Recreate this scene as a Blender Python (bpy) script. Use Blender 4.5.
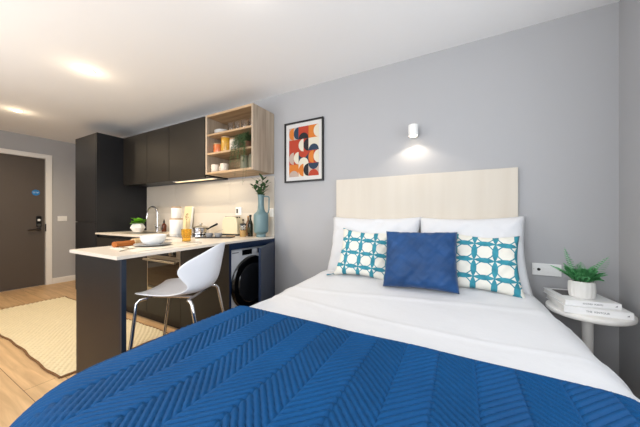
import bpy, math, random
from math import pi, sin, cos, radians as R
from mathutils import Vector, Matrix
for o in list(bpy.data.objects): bpy.data.objects.remove(o)
random.seed(4)
S = bpy.context.scene
COL = S.collection

def lin(c):
    return tuple(((v/255)/12.92 if v/255 <= .04045 else ((v/255+.055)/1.055)**2.4) for v in c) + (1,)

# ------------------------------------------------------------------ camera
cam = bpy.data.cameras.new('camera'); co = bpy.data.objects.new('camera', cam); COL.objects.link(co)
co.location = (0, 0, 1.14); co.rotation_euler = (R(90), 0, R(28.46))
cam.sensor_width = 36; cam.lens = 14.648; cam.shift_y = .003; cam.clip_start = .02
S.camera = co
# ------------------------------------------------------------------ exposure, world, lights
S.view_settings.view_transform = 'Standard'; S.view_settings.look = 'None'
S.view_settings.gamma = 1; S.view_settings.use_curve_mapping = False
S.view_settings.exposure = 0.64
W = bpy.data.worlds.new('world'); S.world = W; W.use_nodes = True
W.node_tree.nodes['Background'].inputs[0].default_value = (.75, .87, 1, 1)
W.node_tree.nodes['Background'].inputs[1].default_value = 1.0
CEIL = 2.4; LX = -5.985; RX = .818; BY = 2.189; FY = -1.2

def area(name, loc, rot, sx, sy, power, col):
    l = bpy.data.lights.new(name, 'AREA'); l.shape = 'RECTANGLE'; l.size = sx; l.size_y = sy
    l.energy = power; l.color = col
    o = bpy.data.objects.new(name, l); COL.objects.link(o); o.location = loc; o.rotation_euler = rot
    return o
def spot(name, loc, power, col, size=120, blend=.6, rad=.04, rot=(0, 0, 0)):
    l = bpy.data.lights.new(name, 'SPOT'); l.energy = power; l.color = col
    l.spot_size = R(size); l.spot_blend = blend; l.shadow_soft_size = rad
    o = bpy.data.objects.new(name, l); COL.objects.link(o); o.location = loc; o.rotation_euler = rot
    return o
# daylight lamps added inside three unseen windows put in to light the room
area('added_daylight', (-.62, FY+.15, 1.5), (R(108), 0, 0), 1.3, 1.4, 28, (.95, .975, 1))
area('added_daylight', (-2.9, FY+.25, 1.4), (R(128), 0, 0), 1.8, 1.3, 26, (1, .97, .94))
area('added_daylight', (RX-.03, .8, 1.55), (0, R(-90), pi), 1.25, 1.1, 7.5, (.93, .965, 1))
DL = [(-2.853, 1.029), (-4.685, 1.018), (-1.02, 1.03)]  # last one is unseen, continues the row as added fill light
WARM = (1, .79, .53)
for i, (x, y) in enumerate(DL):
    wc = WARM if x < -2 else (1, .92, .82)
    spot('downlight_lamp', (x, y, CEIL-.03), 50 if x < -2 else 5, wc, 165, .8, .04)
    l = bpy.data.lights.new('downlight_spill', 'POINT'); l.energy = .7 if x < -2 else .3; l.color = wc; l.shadow_soft_size = .045
    o = bpy.data.objects.new('downlight_spill', l); COL.objects.link(o); o.location = (x, y, CEIL-.10)
spot('wall_lamp_beam', (-.325, 2.095, 1.742), 1.7, (1, .88, .72), 136, .4, .015)
area('under_cabinet_strip', (-2.55, 2.02, 1.545), (0, 0, 0), .9, .05, 1.3, (1, .85, .62))

# ------------------------------------------------------------------ materials
MATS = {}
def mat(name, col, rough=.5, metal=0, spec=.5, bump=None, noise=None, coat=0, trans=0, ior=1.45, emit=None, sheen=0, sss=0):
    if name in MATS: return MATS[name]
    m = bpy.data.materials.new(name); m.use_nodes = True; nt = m.node_tree; b = nt.nodes['Principled BSDF']
    c = lin(col)
    b.inputs['Base Color'].default_value = c; b.inputs['Roughness'].default_value = rough
    b.inputs['Metallic'].default_value = metal; b.inputs['Specular IOR Level'].default_value = spec
    b.inputs['Coat Weight'].default_value = coat; b.inputs['Transmission Weight'].default_value = trans
    b.inputs['IOR'].default_value = ior
    if sheen: b.inputs['Sheen Weight'].default_value = sheen; b.inputs['Sheen Roughness'].default_value = .4
    if emit:
        b.inputs['Emission Color'].default_value = lin(emit[0]); b.inputs['Emission Strength'].default_value = emit[1]
    tc = nt.nodes.new('ShaderNodeTexCoord')
    if noise:   # (scale xyz, amount, detail)
        mp = nt.nodes.new('ShaderNodeMapping'); mp.inputs['Scale'].default_value = noise[0]
        nz = nt.nodes.new('ShaderNodeTexNoise'); nz.inputs['Scale'].default_value = 1; nz.inputs['Detail'].default_value = noise[2]
        rp = nt.nodes.new('ShaderNodeMix'); rp.data_type = 'RGBA'
        k = noise[1]
        rp.inputs['A'].default_value = tuple(max(0, v*(1-k)) for v in c[:3])+(1,)
        rp.inputs['B'].default_value = tuple(min(1, v*(1+k)) for v in c[:3])+(1,)
        nt.links.new(tc.outputs['Object'], mp.inputs[0]); nt.links.new(mp.outputs[0], nz.inputs['Vector'])
        nt.links.new(nz.outputs['Fac'], rp.inputs['Factor']); nt.links.new(rp.outputs['Result'], b.inputs['Base Color'])
    if bump:    # (scale, strength, distance)
        nz = nt.nodes.new('ShaderNodeTexNoise'); nz.inputs['Scale'].default_value = bump[0]; nz.inputs['Detail'].default_value = 4
        bp = nt.nodes.new('ShaderNodeBump'); bp.inputs['Strength'].default_value = bump[1]; bp.inputs['Distance'].default_value = bump[2]
        nt.links.new(tc.outputs['Object'], nz.inputs['Vector']); nt.links.new(nz.outputs['Fac'], bp.inputs['Height'])
        nt.links.new(bp.outputs[0], b.inputs['Normal'])
    MATS[name] = m
    return m

def wood_floor():
    m = bpy.data.materials.new('oak_planks'); m.use_nodes = True; nt = m.node_tree; b = nt.nodes['Principled BSDF']; L = nt.links.new
    tc = nt.nodes.new('ShaderNodeTexCoord')
    br = nt.nodes.new('ShaderNodeTexBrick'); br.inputs['Scale'].default_value = 1
    br.inputs['Brick Width'].default_value = 1.25; br.inputs['Row Height'].default_value = .19
    br.inputs['Mortar Size'].default_value = .0018; br.inputs['Bias'].default_value = 0; br.offset = .37
    br.inputs['Color1'].default_value = lin((226, 194, 150)); br.inputs['Color2'].default_value = lin((208, 172, 128)); br.inputs['Mortar'].default_value = lin((120, 92, 62))
    mp = nt.nodes.new('ShaderNodeMapping'); mp.inputs['Scale'].default_value = (1.2, 14, 1)
    nz = nt.nodes.new('ShaderNodeTexNoise'); nz.inputs['Scale'].default_value = 1.6; nz.inputs['Detail'].default_value = 8; nz.inputs['Distortion'].default_value = .8
    cr = nt.nodes.new('ShaderNodeValToRGB'); cr.color_ramp.elements[0].position = .3; cr.color_ramp.elements[0].color = (.66, .6, .54, 1)
    cr.color_ramp.elements[1].position = .68; cr.color_ramp.elements[1].color = (1.05, 1.03, 1, 1)
    mx = nt.nodes.new('ShaderNodeMix'); mx.data_type = 'RGBA'; mx.blend_type = 'MULTIPLY'; mx.inputs['Factor'].default_value = .8
    L(tc.outputs['Object'], br.inputs['Vector']); L(tc.outputs['Object'], mp.inputs[0]); L(mp.outputs[0], nz.inputs['Vector'])
    L(nz.outputs['Fac'], cr.inputs[0]); L(br.outputs['Color'], mx.inputs['A']); L(cr.outputs[0], mx.inputs['B'])
    L(mx.outputs['Result'], b.inputs['Base Color']); b.inputs['Roughness'].default_value = .42
    return m
def grain(name, c1, c2, sc, rough=.5, axis=2):
    m = bpy.data.materials.new(name); m.use_nodes = True; nt = m.node_tree; b = nt.nodes['Principled BSDF']; L = nt.links.new
    tc = nt.nodes.new('ShaderNodeTexCoord'); mp = nt.nodes.new('ShaderNodeMapping')
    s = [sc]*3; s[axis] = sc*.07; mp.inputs['Scale'].default_value = s
    nz = nt.nodes.new('ShaderNodeTexNoise'); nz.inputs['Scale'].default_value = 1; nz.inputs['Detail'].default_value = 7; nz.inputs['Distortion'].default_value = .5
    cr = nt.nodes.new('ShaderNodeValToRGB'); cr.color_ramp.elements[0].position = .33; cr.color_ramp.elements[0].color = lin(c1)
    cr.color_ramp.elements[1].position = .66; cr.color_ramp.elements[1].color = lin(c2)
    L(tc.outputs['Object'], mp.inputs[0]); L(mp.outputs[0], nz.inputs['Vector']); L(nz.outputs['Fac'], cr.inputs[0]); L(cr.outputs[0], b.inputs['Base Color'])
    b.inputs['Roughness'].default_value = rough
    return m
def cushion_pattern():
    m = bpy.data.materials.new('teal_lattice_print'); m.use_nodes = True; nt = m.node_tree; b = nt.nodes['Principled BSDF']; L = nt.links.new
    uv = nt.nodes.new('ShaderNodeUVMap'); uv.uv_map = 'UVMap'
    def M(op, a, b2=None, v=None):
        n = nt.nodes.new('ShaderNodeMath'); n.operation = op
        for i, q in enumerate((a, b2, v)):
            if q is None: continue
            if isinstance(q, (int, float)): n.inputs[i].default_value = q
            else: L(q, n.inputs[i])
        return n.outputs[0]
    sp = nt.nodes.new('ShaderNodeSeparateXYZ'); L(uv.outputs[0], sp.inputs[0])
    fx = M('ABSOLUTE', M('SUBTRACT', M('FRACT', sp.outputs[0]), .5)); fy = M('ABSOLUTE', M('SUBTRACT', M('FRACT', sp.outputs[1]), .5))
    def petal(a_, b_):
        w_ = M('ADD', M('MULTIPLY', M('SUBTRACT', 1, M('MULTIPLY', M('MULTIPLY', b_, b_), 4)), .13), .018)
        return M('LESS_THAN', M('SUBTRACT', .5, a_), w_)
    r0 = M('POWER', M('ADD', M('POWER', fx, 1.5), M('POWER', fy, 1.5)), .6667)
    ring = M('LESS_THAN', M('ABSOLUTE', M('SUBTRACT', r0, .455)), .034)
    gx = M('SUBTRACT', .5, fx); gy = M('SUBTRACT', .5, fy)
    dia0 = M('LESS_THAN', M('ABSOLUTE', M('SUBTRACT', M('SQRT', M('ADD', M('MULTIPLY', gx, gx), M('MULTIPLY', gy, gy))), .40)), .02)
    allm = M('MAXIMUM', M('MAXIMUM', petal(fx, fy), petal(fy, fx)), ring)
    nz = nt.nodes.new('ShaderNodeTexNoise'); nz.inputs['Scale'].default_value = 3
    L(uv.outputs[0], nz.inputs['Vector'])
    tl = nt.nodes.new('ShaderNodeMix'); tl.data_type = 'RGBA'
    tl.inputs['A'].default_value = lin((14, 98, 116)); tl.inputs['B'].default_value = lin((62, 158, 176)); L(nz.outputs['Fac'], tl.inputs['Factor'])
    mx = nt.nodes.new('ShaderNodeMix'); mx.data_type = 'RGBA'; mx.inputs['A'].default_value = lin((222, 220, 210))
    L(allm, mx.inputs['Factor']); L(tl.outputs['Result'], mx.inputs['B']); L(mx.outputs['Result'], b.inputs['Base Color'])
    b.inputs['Roughness'].default_value = .8
    return m

M_wall = mat('grey_wall_paint', (172, 172, 174), .85, bump=(180, .08, .002))
M_ceil = mat('white_ceiling_paint', (240, 240, 240), .9)
M_white = mat('white_satin_paint', (232, 230, 226), .4)
M_floor = wood_floor()
M_dark = mat('charcoal_laminate', (28, 29, 32), .36, spec=.35)
M_uppr = mat('charcoal_taupe_laminate', (37, 34, 30), .45, spec=.35)
M_navy = mat('navy_laminate', (14, 34, 62), .35)
M_blk = mat('black_plastic', (14, 14, 15), .35)
M_gblk = mat('black_glass', (8, 8, 9), .06, coat=.5)
M_top = mat('cream_stone_worktop', (224, 216, 204), .28, noise=((25, 25, 25), .02, 5))
M_splash = mat('cream_glass_splashback', (198, 190, 178), .2)
M_oak = grain('oak_board', (150, 122, 90), (194, 164, 128), 22, .55, 0)
M_oakv = grain('oak_board_upright', (152, 136, 118), (188, 171, 150), 22, .55, 2)
M_head = grain('pale_ash_board', (203, 194, 180), (207, 199, 186), 14, .55, 2)
M_steel = mat('brushed_steel', (190, 182, 168), .28, 1)
M_chr = mat('chrome', (215, 215, 218), .08, 1)
M_plas = mat('white_plastic', (235, 235, 233), .3)
M_cer = mat('white_ceramic', (232, 232, 230), .25)
M_linen = mat('white_cotton', (212, 213, 216), .85, sheen=.2, bump=(25, .25, .006))
M_quilt = mat('blue_velvet_quilt', (2, 68, 118), .6, spec=.22, sheen=.0, noise=((5, 5, 5), .22, 4))
M_velv = mat('navy_velvet', (12, 62, 112), .6, sheen=.12, noise=((7, 7, 10), .6, 5), bump=(12, .6, .02))
M_lat = cushion_pattern()
M_shell = mat('white_moulded_shell', (225, 226, 230), .3)
M_glass = mat('clear_glass', (245, 245, 245), .02, trans=1, ior=1.45)
M_amber = mat('amber_glass', (255, 220, 120), .05, trans=.9, ior=1.3)
M_leaf = mat('green_leaf', (58, 120, 48), .5, noise=((30, 30, 30), .4, 3))
M_bright = mat('bright_green_leaf', (110, 178, 40), .5, noise=((30, 30, 30), .35, 3))
M_fern = mat('fern_green', (92, 172, 108), .55, noise=((40, 40, 40), .4, 3))
M_olive = mat('olive_leaf', (58, 88, 52), .55, noise=((40, 40, 40), .35, 3))
M_teal = mat('teal_glaze', (100, 126, 130), .3)
M_soil = mat('dark_soil', (50, 38, 28), .95)
M_lamp = mat('lamp_glow', (255, 240, 215), .5, emit=((255, 232, 200), 14))

# ------------------------------------------------------------------ mesh builder
class MB:
    def __init__(s): s.v = []; s.f = []; s.mi = []; s.uv = None
    def add(s, vs, fs, mi=0):
        n = len(s.v); s.v += [tuple(v) for v in vs]; s.f += [tuple(i+n for i in f) for f in fs]; s.mi += [mi]*len(fs); return s
    def box(s, a, b, mi=0):
        x0, y0, z0 = a; x1, y1, z1 = b
        return s.add([(x0,y0,z0),(x1,y0,z0),(x1,y1,z0),(x0,y1,z0),(x0,y0,z1),(x1,y0,z1),(x1,y1,z1),(x0,y1,z1)],
                     [(0,3,2,1),(4,5,6,7),(0,1,5,4),(1,2,6,5),(2,3,7,6),(3,0,4,7)], mi)
    def prism(s, pts, z0, z1, mi=0):      # pts counter clockwise in xy
        n = len(pts)
        return s.add([(x,y,z0) for x,y in pts]+[(x,y,z1) for x,y in pts],
                     [tuple(range(n-1,-1,-1)), tuple(range(n,2*n))]+[(i,(i+1)%n,n+(i+1)%n,n+i) for i in range(n)], mi)
    def lathe(s, prof, c=(0,0,0), n=28, sx=1, sy=1, mi=0, rot=None):  # prof [(r,z)...] bottom to top, solid of revolution
        vs = []; fs = []
        for r, z in prof:
            for k in range(n):
                a = 2*pi*k/n; p = Vector((r*cos(a)*sx, r*sin(a)*sy, z))
                if rot: p = rot @ p
                vs.append(tuple(p+Vector(c)))
        m = len(prof)
        for i in range(m-1):
            for k in range(n):
                fs.append((i*n+k, i*n+(k+1)%n, (i+1)*n+(k+1)%n, (i+1)*n+k))
        fs.append(tuple(range(n-1,-1,-1))); fs.append(tuple((m-1)*n+k for k in range(n)))
        return s.add(vs, fs, mi)
    def tube(s, pts, r, n=10, mi=0):
        pts = [Vector(p) for p in pts]; m = len(pts); rr = r if isinstance(r, (list, tuple)) else [r]*m
        vs = []; up = None
        for i, p in enumerate(pts):
            t = (pts[min(i+1,m-1)]-pts[max(i-1,0)]).normalized()
            if up is None: up = Vector((0,0,1)) if abs(t.z) < .9 else Vector((1,0,0))
            a = t.cross(up).normalized(); b = a.cross(t).normalized(); up = b
            for k in range(n):
                q = 2*pi*k/n; vs.append(tuple(p+(a*cos(q)+b*sin(q))*rr[i]))
        fs = [(i*n+k, (i+1)*n+k, (i+1)*n+(k+1)%n, i*n+(k+1)%n) for i in range(m-1) for k in range(n)]
        fs += [tuple(range(n)), tuple((m-1)*n+k for k in range(n-1,-1,-1))]
        return s.add(vs, fs, mi)
    def grid(s, fn, nu, nv, mi=0, uvfn=None):
        base = len(s.f)
        vs = [fn(i/nu, j/nv) for j in range(nv+1) for i in range(nu+1)]
        fs = [(j*(nu+1)+i, j*(nu+1)+i+1, (j+1)*(nu+1)+i+1, (j+1)*(nu+1)+i) for j in range(nv) for i in range(nu)]
        return s.add(vs, fs, mi)
    def build(s, name, m, parent=None, smooth=False, bevel=0, sharp=40, seg=2, subsurf=0, solid=0, loc=None):
        me = bpy.data.meshes.new(name); me.from_pydata(s.v, [], s.f); me.update()
        for q in (m if isinstance(m, (list, tuple)) else [m]): me.materials.append(q)
        if any(s.mi): me.polygons.foreach_set('material_index', s.mi)
        if smooth:
            me.polygons.foreach_set('use_smooth', [True]*len(me.polygons))
            if sharp and not subsurf: me.set_sharp_from_angle(angle=R(sharp))
        if s.uv:
            ul = me.uv_layers.new(name='UVMap')
            for li, l in enumerate(me.loops): ul.data[li].uv = s.uv[l.vertex_index]
        o = bpy.data.objects.new(name, me); COL.objects.link(o)
        if parent: o.parent = parent
        if loc: o.location = loc
        if solid:
            k = o.modifiers.new('solid', 'SOLIDIFY'); k.thickness = solid; k.offset = 0
        if subsurf:
            k = o.modifiers.new('sub', 'SUBSURF'); k.levels = k.render_levels = subsurf
        if bevel:
            k = o.modifiers.new('bevel', 'BEVEL'); k.width = bevel; k.segments = seg; k.limit_method = 'ANGLE'; k.angle_limit = R(40)
        return o
def box(a, b): return MB().box(a, b)
def tag(o, label, cat, group=None, kind=None):
    o['label'] = label; o['category'] = cat
    if group: o['group'] = group
    if kind: o['kind'] = kind
    return o
def thing(name, label, cat, loc=(0,0,0), rz=0, group=None):
    o = bpy.data.objects.new(name, None); COL.objects.link(o); o.empty_display_size = .1
    o.location = loc; o.rotation_euler = (0, 0, rz)
    return tag(o, label, cat, group)
def struct(o, label=None, cat=None):
    o['kind'] = 'structure'
    if label: o['label'] = label; o['category'] = cat
    return o
def dup(root, loc, rz=None, label=None):
    r = root.copy(); COL.objects.link(r); r.location = loc
    if rz is not None: r.rotation_euler = (0, 0, rz)
    if label: r['label'] = label
    for ch in root.children:
        c = ch.copy(); COL.objects.link(c); c.parent = r
        for g in ch.children:
            d = g.copy(); COL.objects.link(d); d.parent = c
    return r
def text(name, body, size, m, parent, loc, rot, ext=.0004):
    cu = bpy.data.curves.new(name, 'FONT'); cu.body = body; cu.size = size; cu.extrude = ext; cu.align_x = 'CENTER'; cu.align_y = 'CENTER'
    t = bpy.data.objects.new(name, cu); COL.objects.link(t)
    dg = bpy.context.evaluated_depsgraph_get(); dg.update()
    me = bpy.data.meshes.new_from_object(t.evaluated_get(dg)); bpy.data.objects.remove(t)
    me.materials.clear(); me.materials.append(m)
    o = bpy.data.objects.new(name, me); COL.objects.link(o); o.parent = parent; o.location = loc; o.rotation_euler = rot
    return o

# ================================================================== STRUCTURE
struct(box((LX-.1, FY-.1, -.1), (RX+.1, BY+.1, 0)).build('floor', M_floor), 'pale oak plank floor of the studio flat', 'floor')
# ceiling
struct(box((LX-.1, FY-.1, CEIL), (RX+.1, BY+.1, CEIL+.1)).build('ceiling', M_ceil), 'smooth white painted ceiling over the whole room', 'ceiling')
struct(box((LX-.1, BY, 0), (RX+.1, BY+.1, CEIL)).build('wall_back', M_wall), 'grey wall behind the bed and kitchen', 'wall')
UW0, UW1 = .22, 1.38
struct(MB().box((RX, FY, 0), (RX+.1, UW0, CEIL)).box((RX, UW1, 0), (RX+.1, BY, CEIL)).box((RX, UW0, 0), (RX+.1, UW1, .8)).box((RX, UW0, 2.2), (RX+.1, UW1, CEIL)).build('wall_right', M_wall), 'grey wall right of the side table', 'wall')
# left wall with the door opening y .62 .. 1.684 (frame outer)
D0, D1, DT = .68, 1.684, 2.135
lw = MB().box((LX-.1, FY, 0), (LX, D0, CEIL)).box((LX-.1, D1, 0), (LX, BY, CEIL)).box((LX-.1, D0, DT), (LX, D1, CEIL))
struct(lw.build('wall_left', M_wall), 'grey wall around the entrance door', 'wall')
# front wall behind the camera with two unseen windows added to let daylight in
WX0, WX1, WZ0, WZ1 = -1.35, .1, .75, 2.25
VX0, VX1 = -3.6, -1.6
fw = MB().box((LX-.1, FY-.1, 0), (VX0, FY, CEIL)).box((VX1, FY-.1, 0), (WX0, FY, CEIL)).box((VX0, FY-.1, 0), (VX1, FY, WZ0)).box((VX0, FY-.1, WZ1), (VX1, FY, CEIL)).box((WX1, FY-.1, 0), (RX+.1, FY, CEIL)).box((WX0, FY-.1, 0), (WX1, FY, WZ0)).box((WX0, FY-.1, WZ1), (WX1, FY, CEIL))
struct(fw.build('wall_front', M_wall), 'grey wall behind the viewpoint holding two added windows', 'wall')
for wn, q0, q1, wlab in (('added_window_1', WX0, WX1, 'unseen white framed window added behind the viewpoint for daylight, facing the bed'), ('added_window_2', VX0, VX1, 'unseen white framed window added behind the viewpoint for daylight, facing the kitchen')):
    wf = MB(); qm_ = (q0+q1)/2
    for a, b in (((q0, FY-.08, WZ0), (q1, FY-.03, WZ0+.05)), ((q0, FY-.08, WZ1-.05), (q1, FY-.03, WZ1)), ((q0, FY-.08, WZ0+.05), (q0+.05, FY-.03, WZ1-.05)),
                 ((q1-.05, FY-.08, WZ0+.05), (q1, FY-.03, WZ1-.05)), ((qm_-.025, FY-.08, WZ0+.05), (qm_+.025, FY-.03, WZ1-.05))): wf.box(a, b)
    wo = struct(wf.build(wn, M_white, bevel=.003), wlab, 'window')
    box((q0+.05, FY-.058, WZ0+.05), (q1-.05, FY-.052, WZ1-.05)).build('pane', M_glass, wo)
wf = MB()  # unseen side window, added to bring daylight onto the bed
for a, b in (((RX+.03, UW0, .8), (RX+.08, UW1, .85)), ((RX+.03, UW0, 2.15), (RX+.08, UW1, 2.2)), ((RX+.03, UW0, .85), (RX+.08, UW0+.05, 2.15)), ((RX+.03, UW1-.05, .85), (RX+.08, UW1, 2.15))): wf.box(a, b)
wo = struct(wf.build('added_window_3', M_white, bevel=.003), 'unseen white framed window added in the right wall for daylight beside the bed', 'window')
box((RX+.052, UW0+.05, .85), (RX+.058, UW1-.05, 2.15)).build('pane', M_glass, wo)
# baseboards
def base(name, a, b): struct(box(a, b).build(name, M_white, bevel=.003))
base('baseboard_left', (LX, D1+.002, 0), (LX+.014, BY, .095))
base('baseboard_left.001', (LX, FY, 0), (LX+.014, D0-.002, .095))
base('baseboard_back', (-1.735, BY-.014, 0), (RX-.014, BY, .095))
base('baseboard_right', (RX-.014, FY, 0), (RX, BY, .095))
# door
df = MB().box((LX-.09, D0, 0), (LX+.016, D0+.07, DT)).box((LX-.09, D1-.075, 0), (LX+.016, D1, DT)).box((LX-.09, D0+.07, DT-.07), (LX+.016, D1-.075, DT))
do = struct(df.build('door_1', M_white, bevel=.003), 'dark brown-grey entrance door in a white frame', 'door')
M_door = mat('brown_grey_door', (84, 76, 70), .45)
box((LX-.075, D0+.073, .006), (LX-.03, D1-.078, DT-.073)).build('door_leaf', M_door, do)
hy = 1.535
MB().box((LX-.03, hy-.03, .96), (LX-.012, hy+.03, 1.13)).build('electronic_lock', M_blk, do, bevel=.012, seg=3)
MB().lathe([(.018, 0), (.018, .006)], (LX-.011, hy, 1.065), 20, rot=Matrix.Rotation(R(90), 3, 'Y')).build('lock_sensor', M_plas, do, smooth=True)
MB().lathe([(.022, 0), (.02, .02)], (LX-.012, hy, .985), 20, rot=Matrix.Rotation(R(90), 3, 'Y')).build('thumb_turn', M_steel, do, smooth=True)
MB().lathe([(.026, 0), (.026, .008)], (LX-.03, hy, .915), 20, rot=Matrix.Rotation(R(90), 3, 'Y')).tube([(LX-.022, hy, .915), (LX+.02, hy, .915), (LX+.025, hy-.01, .915), (LX+.025, hy-.13, .91)], .011).build('door_handle', mat('dark_steel', (96, 92, 88), .3, 1), do, smooth=True)
M_blue = mat('blue_sticker', (22, 118, 186), .5)
so = MB().lathe([(.046, 0), (.046, .001)], (LX-.03, 1.505, 1.507), 32, rot=Matrix.Rotation(R(90), 3, 'Y')).build('fire_door_sign', M_blue, do)
text('sign_lettering', 'FIRE DOOR\nKEEP SHUT', .014, M_plas, so, (LX-.0288, 1.505, 1.507), (R(90), 0, R(90)))
box((LX-.004, 1.602, .88), (LX+.0175, 1.612, 1.0)).build('strike_plate', M_blk, do)

# switch on the left wall
ls = thing('light_switch', 'white double light switch on the grey wall beside the entrance door', 'light switch', (LX+.001, 1.81, 1.085))
box((0, -.06, -.043), (.009, .06, .043)).build('plate', M_plas, ls, bevel=.003)
for s in (-.03, .03): box((.009, s-.012, -.018), (.013, s+.012, .018)).build('rocker', M_plas, ls, bevel=.002)

# ================================================================== KITCHEN
KY = 1.575   # front plane of the base units and the tall unit
TX = -4.115
# tall unit
t = thing('tall_cabinet', 'tall charcoal cabinet reaching almost to the ceiling at the kitchen end', 'cabinet', (-4.43, 1.88, 0))
def loc_box(t, a, b): 
    l = t.location; return MB().box(tuple(a[i]-l[i] for i in range(3)), tuple(b[i]-l[i] for i in range(3)))
loc_box(t, (-4.753, KY+.024, .1), (TX, BY-.002, 2.209)).build('body', M_dark, t, bevel=.0015)
loc_box(t, (-4.753, KY, 1.055), (TX-.03, KY+.021, 2.207)).build('upper_door', M_dark, t, bevel=.0015)
loc_box(t, (-4.753, KY, .105), (TX-.03, KY+.021, 1.047)).build('lower_door', M_dark, t, bevel=.0015)
loc_box(t, (TX-.02, KY, .0), (TX, KY+.0235, 2.209)).build('side_panel_edge', M_dark, t, bevel=.001)
loc_box(t, (-4.74, KY+.05, 0), (TX-.005, BY-.01, .0995)).build('plinth', M_blk, t)

# wall cabinets
UY = 1.872; UZ0, UZ1 = 1.56, 2.209
cabs = [(TX+.002, -3.533, 'charcoal wall cabinet next to the tall cabinet, leftmost of the row'),
        (-3.529, -3.064, 'narrow middle charcoal wall cabinet above the worktop'),
        (-3.060, -2.424, 'widest charcoal wall cabinet, beside the open oak shelves')]
for x0, x1, lab in cabs:
    c = thing('wall_cabinet', lab, 'cabinet', ((x0+x1)/2, 2.03, UZ0), group='charcoal wall cabinets')
    loc_box(c, (x0, UY+.022, UZ0+.004), (x1, BY-.002, UZ1)).build('body', M_dark, c, bevel=.001)
    loc_box(c, (x0+.001, UY, UZ0-.01), (x1-.003, UY+.020, UZ1-.002)).build('door', M_uppr, c, bevel=.0015)
# open shelf unit
SX0, SX1, SZ0, SZ1 = -2.414, -1.736, 1.578, 2.209
su = thing('open_shelf_unit', 'open oak wall shelf unit with three bays of crockery and jars', 'shelf', ((SX0+SX1)/2, 2.03, SZ0))
loc_box(su, (SX0, UY, SZ0), (SX0+.024, BY-.002, SZ1)).build('side_panel', M_oakv, su, bevel=.001)
loc_box(su, (SX1-.024, UY, SZ0), (SX1, BY-.002, SZ1)).build('side_panel', M_oakv, su, bevel=.001)
for nm, z in (('bottom_panel', SZ0), ('top_panel', SZ1-.022)): loc_box(su, (SX0+.0245, UY, z), (SX1-.0245, BY-.002, z+.022)).build(nm, M_oak, su, bevel=.001)
loc_box(su, (SX0+.0245, BY-.012, SZ0+.0225), (SX1-.0245, BY-.003, SZ1-.0225)).build('back_panel', M_oak, su)
SH = (1.805, 2.005)
for z in SH: loc_box(su, (SX0+.0245, UY+.004, z-.02), (SX1-.0245, BY-.0125, z)).build('shelf', M_oak, su, bevel=.001)
# light ledge/under-cabinet lamp
ul = thing('under_cabinet_light', 'slim white light strip beneath the charcoal wall cabinets', 'light', (-2.62, 2.0, 1.5585))
box((-.52, -.03, -.008), (.2, .03, -.0005)).build('housing', M_plas, ul, bevel=.001)
box((-.5, -.02, -.010), (.18, .02, -.0085)).build('diffuser', mat('strip_glow', (255, 235, 200), .5, emit=((255, 225, 175), .8)), ul)

# splashback
sb = thing('splashback', 'glossy cream splashback panels between worktop and wall cabinets', 'splashback', (-2.9, BY, .92))
xs = [TX+.002, -3.42, -2.39, -1.731]
for a, b in zip(xs, xs[1:]): box((a+2.9+.0008, -.010, .2505), (b+2.9-.0008, -.001, .637)).build('panel', M_splash, sb, bevel=.001)
box((TX+2.902, -.014, .0), (1.169, -.001, .2495)).build('upstand', mat('pale_cream_upstand', (208, 200, 188), .25), sb, bevel=.001)

# base cabinets
def base_cab(x0, x1, label, split=None):
    c = thing('base_cabinet', label, 'cabinet', ((x0+x1)/2, 1.88, 0), group='charcoal base cabinets')
    loc_box(c, (x0, KY+.022, .1), (x1, BY-.002, .89)).build('body', M_dark, c)
    loc_box(c, (x0+.0015, KY, .102), (x1-.0015, KY+.020, .865 if not split else split)).build('door', M_uppr, c, bevel=.0015)
    loc_box(c, (x0, KY+.05, 0), (x1, KY+.07, .0995)).build('plinth', M_uppr, c)
    return c
base_cab(TX+.002, -3.56, 'charcoal base cabinet next to the tall cabinet under the tap')
base_cab(-3.556, -2.974, 'charcoal base cabinet left of the built-in oven')
# oven housing
oc = thing('oven_housing_cabinet', 'charcoal cabinet carrying the built-in oven above a drawer front', 'cabinet', (-2.68, 1.88, 0))
loc_box(oc, (-2.970, KY+.022, .1), (-2.952, BY-.002, .89)).build('side_panel', M_dark, oc)
loc_box(oc, (-2.407, KY+.022, .1), (-2.389, BY-.002, .89)).build('side_panel', M_dark, oc)
loc_box(oc, (-2.951, KY+.022, .1), (-2.408, BY-.002, .335)).build('base_panel', M_dark, oc)
loc_box(oc, (-2.969, KY, .102), (-2.390, KY+.02, .333)).build('drawer_front', M_uppr, oc, bevel=.0015)
loc_box(oc, (-2.969, KY, .812), (-2.390, KY+.02, .886)).build('top_rail', M_uppr, oc, bevel=.0015)
loc_box(oc, (-2.970, KY+.05, 0), (-2.389, KY+.07, .0995)).build('plinth', M_uppr, oc)
ov = thing('oven', 'built-in steel and black glass oven under the worktop', 'oven', (-2.68, KY, .336))
box((-.265, .024, .004), (.265, .54, .455)).build('body', M_blk, ov)
box((-.286, -.004, .378), (.286, .022, .47)).build('control_panel', M_steel, ov, bevel=.002)
box((-.26, -.0055, .392), (.225, -.0042, .456)).build('control_glass', M_gblk, ov)
for x in (-.2, .16):
    MB().lathe([(.021, 0), (.019, .022)], (x, -.028, .424), 24, rot=Matrix.Rotation(R(-90), 3, 'X')).build('knob', M_steel, ov, smooth=True)
od = box((-.286, -.002, .0), (.286, .022, .374)).build('door', M_steel, ov, bevel=.002)
box((-.268, -.004, .042), (.268, -.0022, .350)).build('door_glass', M_gblk, od)
MB().tube([(-.27, -.045, .345), (.27, -.045, .345)], .011, 14).tube([(-.24, -.003, .345), (-.24, -.045, .345)], .007).tube([(.24, -.003, .345), (.24, -.045, .345)], .007).build('handle', M_steel, od, smooth=True)

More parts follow.
